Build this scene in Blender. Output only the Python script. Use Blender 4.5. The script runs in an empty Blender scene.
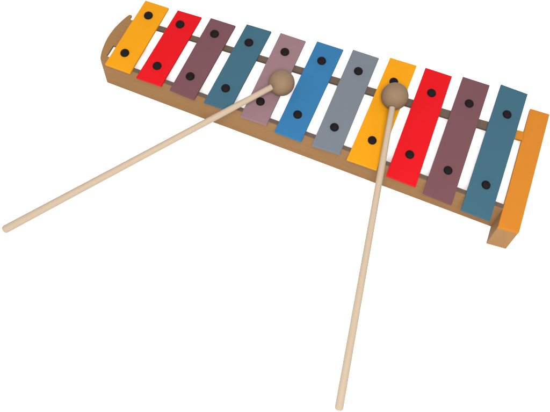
import bpy, bmesh, math
from mathutils import Vector, Matrix
from mathutils.geometry import tessellate_polygon

S = bpy.context.scene
COL = S.collection

# ------------------------------------------------------------------ camera
F, TH, RO = 700.0, math.radians(27.4), math.radians(3.55)   # focal length in picture widths of 550, tilt from straight down, roll
CAMZ = 0.5425
PX, PY = 275.0, 206.0
fwd = Vector((0, math.sin(TH), -math.cos(TH)))
_r, _u = Vector((1, 0, 0)), Vector((0, math.cos(TH), math.sin(TH)))
right = math.cos(RO) * _r + math.sin(RO) * _u
up = -math.sin(RO) * _r + math.cos(RO) * _u
cam_d = bpy.data.cameras.new("camera")
cam = bpy.data.objects.new("camera", cam_d)
COL.objects.link(cam)
cam_d.sensor_width = 36.0
cam_d.lens = F * 36.0 / 550.0
cam_d.clip_start = 0.01
cam_d.clip_end = 200
M3 = Matrix((right, up, -fwd)).transposed()
cam.matrix_world = Matrix.Translation((0, 0, CAMZ)) @ M3.to_4x4()
S.camera = cam


def at(x, y, z):
    """measured outline point -> world point lying at height z"""
    d = fwd * F + (x - PX) * right - (y - PY) * up
    t = (z - CAMZ) / d.z
    return Vector((d.x * t, d.y * t, z))


def depth(p):
    return (p - Vector((0, 0, CAMZ))).dot(fwd)


# ------------------------------------------------------------------ materials
K = 3.4     # how far the white surroundings are over-exposed


def lin(c):
    c /= 255.0
    return c / 12.92 if c <= 0.04045 else ((c + 0.055) / 1.055) ** 2.4


def material(name, rgb, gain=1.0, rough=0.6, spec=0.15, grain=0.0, scale=(1, 1, 1), bump=0.0, speck=0.0):
    m = bpy.data.materials.new(name)
    m.use_nodes = True
    nt = m.node_tree
    b = nt.nodes["Principled BSDF"]
    b.inputs["Roughness"].default_value = rough
    b.inputs["Specular IOR Level"].default_value = spec
    col = [min(0.95, lin(v) / K * gain) for v in rgb]
    tc = nt.nodes.new("ShaderNodeTexCoord")
    mp = nt.nodes.new("ShaderNodeMapping")
    mp.inputs["Scale"].default_value = scale
    nt.links.new(tc.outputs["Object"], mp.inputs["Vector"])
    n = nt.nodes.new("ShaderNodeTexNoise")
    n.inputs["Scale"].default_value = 1.0
    n.inputs["Detail"].default_value = 5.0
    n.inputs["Roughness"].default_value = 0.6
    nt.links.new(mp.outputs["Vector"], n.inputs["Vector"])
    r = nt.nodes.new("ShaderNodeValToRGB")
    r.color_ramp.elements[0].position = 0.3
    r.color_ramp.elements[1].position = 0.7
    lo, hi = 1 - grain, 1 + grain
    r.color_ramp.elements[0].color = (col[0] * lo, col[1] * lo, col[2] * lo, 1)
    r.color_ramp.elements[1].color = (col[0] * hi, col[1] * hi, col[2] * hi, 1)
    nt.links.new(n.outputs["Fac"], r.inputs["Fac"])
    nt.links.new(r.outputs["Color"], b.inputs["Base Color"])
    if bump:
        bp = nt.nodes.new("ShaderNodeBump")
        bp.inputs["Strength"].default_value = bump
        bp.inputs["Distance"].default_value = 0.0003
        nt.links.new(n.outputs["Fac"], bp.inputs["Height"])
        nt.links.new(bp.outputs["Normal"], b.inputs["Normal"])
    return m


PAINT = dict(gain=0.985, rough=0.6, spec=0.02, grain=0.02, scale=(60, 60, 60))
M = {
    "yellow": material("yellow_paint", (250, 168, 26), **PAINT),
    "red": material("red_paint", (237, 28, 36), **PAINT),
    "plum": material("plum_paint", (128, 86, 91), **PAINT),
    "teal": material("teal_paint", (70, 112, 130), **PAINT),
    "mauve": material("mauve_paint", (160, 126, 131), **PAINT),
    "blue": material("blue_paint", (59, 126, 176), **PAINT),
    "grey": material("grey_paint", (127, 135, 144), **PAINT),
    "orange": material("orange_paint", (224, 140, 48), **PAINT),
    "wood": material("brown_wood", (168, 125, 80), gain=1.02, rough=0.7, spec=0.04, grain=0.07, scale=(25, 700, 500), bump=0.1),
    "pale_end": material("pale_end_brown", (192, 143, 88), gain=0.9, rough=0.7, spec=0.05, grain=0.05, scale=(500, 500, 60), bump=0.1),
    "strip": material("dark_felt", (114, 97, 82), rough=0.9, spec=0.05, grain=0.06, scale=(900, 900, 900), bump=0.2),
    "stick": material("birch_dowel", (224, 200, 172), gain=0.8, rough=0.6, spec=0.06, grain=0.03, scale=(900, 900, 25), bump=0.06),
    "head": material("turned_bead_wood", (164, 135, 106), gain=0.87, rough=0.6, spec=0.05, grain=0.03, scale=(350, 350, 60), bump=0.08),
    "black": material("black_nail_head", (33, 28, 30), rough=0.7, spec=0.03, grain=0.02, scale=(200, 200, 200)),
    "ground": material("white_table_surface", (255, 255, 255), gain=3.1, rough=0.8, spec=0.0, grain=0.004, scale=(4, 4, 4)),
}

# ------------------------------------------------------------------ helpers
XLOC = Vector((0.02, 0.345, 0))
XROT = math.radians(-19.8)
INV = (Matrix.Translation(XLOC) @ Matrix.Rotation(XROT, 4, "Z")).inverted()


def obj(name, bm, mat, parent=None, label=None, bevel=0.0, smooth=False):
    bmesh.ops.recalc_face_normals(bm, faces=bm.faces[:])
    if bevel:
        bmesh.ops.bevel(bm, geom=bm.edges[:], offset=bevel, segments=2, affect="EDGES", profile=0.5)
    me = bpy.data.meshes.new(name)
    bm.to_mesh(me)
    bm.free()
    if smooth:
        for p in me.polygons:
            p.use_smooth = True
    me.materials.append(mat)
    o = bpy.data.objects.new(name, me)
    COL.objects.link(o)
    if parent:
        o.parent = parent
    if label:
        o["label"] = label
    return o


def loc(p, z=None):
    q = INV @ p
    return Vector((q.x, q.y, p.z if z is None else z))


def prism(bm, pts, z0, z1):
    """straight-sided solid on the local outline pts, from z0 to z1"""
    lo = [bm.verts.new((p.x, p.y, z0)) for p in pts]
    hi = [bm.verts.new((p.x, p.y, z1)) for p in pts]
    n = len(pts)
    if n == 4:
        bm.faces.new(hi)
        bm.faces.new(lo[::-1])
    else:
        for a, b, c in tessellate_polygon([[Vector((p.x, p.y, 0)) for p in pts]]):
            bm.faces.new((hi[a], hi[b], hi[c]))
            bm.faces.new((lo[c], lo[b], lo[a]))
    for i in range(n):
        j = (i + 1) % n
        bm.faces.new((lo[i], lo[j], hi[j], hi[i]))


def lathe(bm, prof, n=48):
    """prof: (radius, height) up the local z axis"""
    rings = []
    for r, h in prof:
        if r < 1e-7:
            rings.append([bm.verts.new((0, 0, h))])
        else:
            rings.append([bm.verts.new((r * math.cos(2 * math.pi * k / n), r * math.sin(2 * math.pi * k / n), h)) for k in range(n)])
    for a, b in zip(rings, rings[1:]):
        for k in range(n):
            l = (k + 1) % n
            if len(a) == 1 and len(b) == 1:
                continue
            if len(a) == 1:
                bm.faces.new((a[0], b[k], b[l]))
            elif len(b) == 1:
                bm.faces.new((a[k], a[l], b[0]))
            else:
                bm.faces.new((a[k], a[l], b[l], b[k]))


# ------------------------------------------------------------------ surface
bm = bmesh.new()
bmesh.ops.create_grid(bm, x_segments=1, y_segments=1, size=30)
g = obj("ground", bm, M["ground"])
g["kind"] = "structure"

# ------------------------------------------------------------------ xylophone
xy = bpy.data.objects.new("xylophone", None)
COL.objects.link(xy)
xy.empty_display_size = 0.05
xy.location = XLOC
xy.rotation_euler = (0, 0, XROT)
xy["label"] = "toy xylophone with eleven painted bars on a tapering brown wooden frame with an orange end"
xy["category"] = "xylophone"

ZB = 0.0375      # top of the bars
ZS = 0.0352      # top of the felt strips
ZR = 0.0335      # top of the wooden frame

# front rail: tall apron board along the near ends of the bars
a, b = loc(at(100.3, 59.9, ZR)), loc(at(502.6, 208.9, ZR))
back = Vector((0, 0.0042, 0))
bx = Vector((0.0015, 0, 0))
bm = bmesh.new()
prism(bm, [a, b + bx, b + bx + back, a + back], 0.0, ZR)
obj("front_rail", bm, M["wood"], xy, bevel=0.0003)

# dark felt strip lying on the apron
a2, b2 = a + Vector((0.014, 0.0001, 0)), b + Vector((-0.0002, 0.0001, 0))
back = Vector((0, 0.0036, 0))
bm = bmesh.new()
prism(bm, [a2, b2, b2 + back, a2 + back], ZR + 0.0001, ZS)
obj("felt_strip", bm, M["strip"], xy, bevel=0.0003)

# back rail: thin dark slat under the far holes, growing wider to the right
t = 0.0028
tl, tr = loc(at(137.5, 19.0, ZS)), loc(at(513.6, 128.9, ZS))
bl, br = loc(at(136.0, 24.9, ZS - t)), loc(at(511.0, 138.9, ZS - t))
bm = bmesh.new()
prism(bm, [bl, br, tr, tl], ZS - t, ZS)
obj("back_rail", bm, M["strip"], xy, bevel=0.0003)

# orange stub at the right end of the back rail, meeting the end block
tl2, tr2 = loc(at(513.9, 128.9, ZS)), loc(at(523.9, 131.6, ZS))
bl2, br2 = loc(at(511.4, 139.0, ZS - t)), loc(at(521.3, 141.8, ZS - t))
bm = bmesh.new()
prism(bm, [bl2, br2, tr2, tl2], ZS - t, ZS)
obj("rail_stub", bm, M["orange"], xy, label="short orange stub between the back rail and the orange end", bevel=0.0003)

# right end block: pale brown foot, orange painted top board
Q = [(498.0, 226.8), (519.2, 232.6), (549.6, 114.4), (530.2, 108.6)]
q = [loc(at(x, y, ZR)) for x, y in Q]
TB = 0.003
bm = bmesh.new()
prism(bm, q, ZR - TB, ZR + 0.0003)
blk = obj("end_block", bm, M["orange"], xy, label="orange painted end board of the frame", bevel=0.0003)
# foot under the near end of the board, reaching back to the apron
e0, e1 = q[3] - q[0], q[2] - q[1]
k = (b.y + 0.0040 - q[0].y) / e0.y
foot = [q[0] + Vector((0.0001, 0.0001, 0)), q[1] + Vector((-0.0001, 0.0001, 0)), q[1] + e1 * k, q[0] + e0 * k]
bm = bmesh.new()
prism(bm, foot, 0.0, ZR - TB - 0.0001)
obj("foot", bm, M["pale_end"], blk, label="pale brown foot under the orange end board", bevel=0.0004)
bm = bmesh.new()
lathe(bm, [(0, 0), (0.0038, 0), (0.0042, 0.0004), (0.0042, ZR - TB - 0.0001), (0, ZR - TB - 0.0001)], 24)
lg = obj("leg", bm, M["wood"], xy)
lg.location = (q[1] + e1 * 0.93) + Vector((-0.0045, 0, 0))
lg.location.z = 0

# left end board with rounded outline and a slot for the fingers
tp = 0.0020
outer = [(100.45, 59.6), (100.4, 57), (101.2, 53), (102.4, 49.3), (104.4, 44), (107.1, 38.5), (110.4, 33.4), (114.4, 28.2), (118.2, 24.2),
         (121.9, 20.8), (125.8, 17.3), (129.2, 14.9), (130.5, 14.9), (131.9, 15.6), (130.6, 17.3), (130.9, 20.2), (138.5, 20.6),
         (134, 30), (128.0, 42.0)]
# cut the slot by running the outline round it (slot opens on the hidden inner side)
outer += [(120.5, 48), (113.4, 45.6), (106.7, 56.0), (112, 58.6), (113.6, 64.3)]
bm = bmesh.new()
prism(bm, [loc(at(x, y, ZR)) for x, y in outer], ZR - tp, ZR + 0.0003)
obj("end_board", bm, M["wood"], xy, label="rounded brown end board with a finger slot")

# leg under the far left corner
bm = bmesh.new()
lathe(bm, [(0, 0), (0.0038, 0), (0.0042, 0.0004), (0.0042, ZR - tp - 0.0001), (0, ZR - tp - 0.0001)], 24)
lg = obj("leg", bm, M["wood"], xy)
lg.location = loc(at(135.5, 25.5, ZR), 0.0)

# bars: near-rectangular painted slats, each with two black nails
BARS = [
    ("yellow", "yellow bar beside the rounded end board", [(145.4, 0.3), (168.9, 7.9), (130.0, 72.9), (105.0, 63.9)], (148.3, 15.0), (124.7, 52.4)),
    ("red", "short red bar", [(177.7, 10.1), (201.8, 17.2), (161.1, 85.7), (136.1, 77.3)], (180.0, 23.8), (157.0, 65.3)),
    ("plum", "short dull plum bar", [(210.8, 17.8), (235.8, 25.7), (194.0, 99.3), (169.7, 89.4)], (214.5, 33.3), (190.2, 75.8)),
    ("teal", "short teal bar", [(246.7, 24.0), (271.6, 31.4), (229.4, 110.4), (203.8, 101.8)], (248.9, 42.0), (225.6, 87.7)),
    ("mauve", "pale mauve bar under a mallet head", [(280.6, 32.7), (306.0, 41.1), (266.4, 124.8), (240.4, 116.0)], (284.9, 51.4), (260.4, 101.0)),
    ("blue", "bright blue bar", [(317.1, 41.1), (343.6, 49.6), (301.2, 141.3), (274.4, 131.2)], (321.7, 60.3), (297.7, 114.0)),
    ("grey", "blue grey bar", [(353.0, 49.4), (379.2, 58.0), (339.8, 154.0), (311.8, 145.0)], (358.4, 70.6), (334.5, 126.7)),
    ("yellow", "yellow bar under a mallet head", [(390.2, 57.4), (416.9, 65.6), (376.6, 169.6), (346.9, 159.2)], (393.9, 81.3), (372.3, 139.8)),
    ("red", "long red bar", [(425.5, 67.5), (452.2, 76.2), (415.8, 186.5), (386.1, 175.2)], (431.7, 92.4), (409.9, 154.0)),
    ("plum", "long dull plum bar", [(462.9, 76.5), (490.0, 85.2), (451.7, 204.6), (422.8, 192.7)], (469.4, 103.0), (448.2, 169.8)),
    ("teal", "longest bar, teal, next to the orange end", [(501.0, 84.2), (527.9, 94.0), (490.1, 220.5), (461.0, 209.6)], (507.3, 113.9), (486.2, 184.4)),
]
bm = bmesh.new()
RN = 0.0040
lathe(bm, [(0.0016, -0.0042), (0.0016, 0.0), (RN * 0.98, 0.0), (RN, 0.0003)] + [(RN * math.cos(a), 0.0003 + 0.0025 * math.sin(a)) for a in [math.pi / 2 * k / 8 for k in range(1, 9)]], 40)
nail_proto = None
for mat, label, quad, n1, n2 in BARS:
    bm2 = bmesh.new()
    prism(bm2, [loc(at(x, y, ZB)) for x, y in (quad[3], quad[2], quad[1], quad[0])], ZS + 0.0001, ZB)
    bar = obj("bar", bm2, M[mat], xy, label=label, bevel=0.00022)
    for n in (n1, n2):
        if nail_proto is None:
            nail = nail_proto = obj("nail", bm, M["black"], bar, smooth=True)
        else:
            nail = nail_proto.copy()
            COL.objects.link(nail)
            nail.parent = bar
        c = at(n[0], n[1] + 0.25, ZB + 0.0009)
        k = 4.45 * depth(c) / F / RN
        nail.scale = (k, k * 1.1, k)
        nail.rotation_euler = (0, 0, -XROT)
        nail.location = loc(c, ZB + 0.00003)


# ------------------------------------------------------------------ mallets
def mallet(label, head_px, rpx, neck, tail, wn, wt):
    # head rests on the bar, tail of the stick rests on the table
    r = rpx * depth(at(head_px[0], head_px[1], 0.05)) / F * 0.99
    hc = at(head_px[0], head_px[1], ZB + r)
    rn = wn / 2 * depth(at(neck[0], neck[1], 0.05)) / F
    rt = wt / 2 * depth(at(tail[0], tail[1], 0.004)) / F
    nk = at(neck[0], neck[1], hc.z + 0.0062)
    tl_ = at(tail[0], tail[1], rt + 0.0001)
    root = bpy.data.objects.new("mallet", None)
    COL.objects.link(root)
    root.empty_display_size = 0.02
    root.location = (hc.x, hc.y, ZB)
    root["label"] = label
    root["category"] = "mallet"
    root["group"] = "wooden mallets lying across the xylophone"
    # head: turned bead, faintly flattened on its pole
    bm = bmesh.new()
    n = 28
    lathe(bm, [(r * math.sin(math.pi * k / n), -r * math.cos(math.pi * k / n)) for k in range(n + 1)], 56)
    hd = obj("mallet_head", bm, M["head"], root, smooth=True)
    hd.location = (0, 0, r)
    # stick: tapered dowel with eased tail end
    d = tl_ - nk
    L = d.length
    prof = [(0, -0.0), (rn * 0.9, 0.0), (rn, 0.0005)]
    for k in range(1, 12):
        s = k / 12
        prof.append((rn + (rt - rn) * s, L * s))
    prof += [(rt, L - 0.003), (rt * 0.96, L - 0.0016), (rt * 0.8, L - 0.0005), (rt * 0.55, L), (0, L + 0.0002)]
    bm = bmesh.new()
    lathe(bm, prof, 32)
    st = obj("mallet_stick", bm, M["stick"], root)
    for p in st.data.polygons:
        p.use_smooth = len(p.vertices) == 4
    st.rotation_mode = "QUATERNION"
    st.rotation_quaternion = d.to_track_quat("Z", "Y")
    st.location = nk - root.location
    return root


mallet("wooden mallet with its head on the pale mauve bar and its stick pointing far left",
       (281.6, 82.8), 13.3, (272.0, 86.9), (3.2, 230.3), 5.9, 8.3)
mallet("wooden mallet with its head on the right-hand yellow bar and its stick pointing down",
       (394.8, 96.2), 13.8, (392.3, 107.4), (338.6, 410.6), 6.0, 8.8)

# ------------------------------------------------------------------ light: even white surround, soft lamp added behind the camera to hide shadows
w = bpy.data.worlds.new("World")
S.world = w
w.use_nodes = True
bg = w.node_tree.nodes["Background"]
bg.inputs["Color"].default_value = (1, 1, 1, 1)
bg.inputs["Strength"].default_value = 1.6
ld = bpy.data.lights.new("added_key_lamp", "AREA")
ld.shape = "DISK"
ld.size = 0.35
ld.energy = 23.5
lo = bpy.data.objects.new("added_key_lamp", ld)
COL.objects.link(lo)
target = at(290, 150, 0.03)
dirn = (Vector((0, 0, CAMZ)) - target).normalized()
lo.location = target + dirn * 0.95
lo.rotation_euler = dirn.to_track_quat("Z", "Y").to_euler()

S.view_settings.view_transform = "Standard"
S.view_settings.look = "None"
S.view_settings.exposure = 0
S.view_settings.gamma = 1
S.view_settings.use_curve_mapping = False
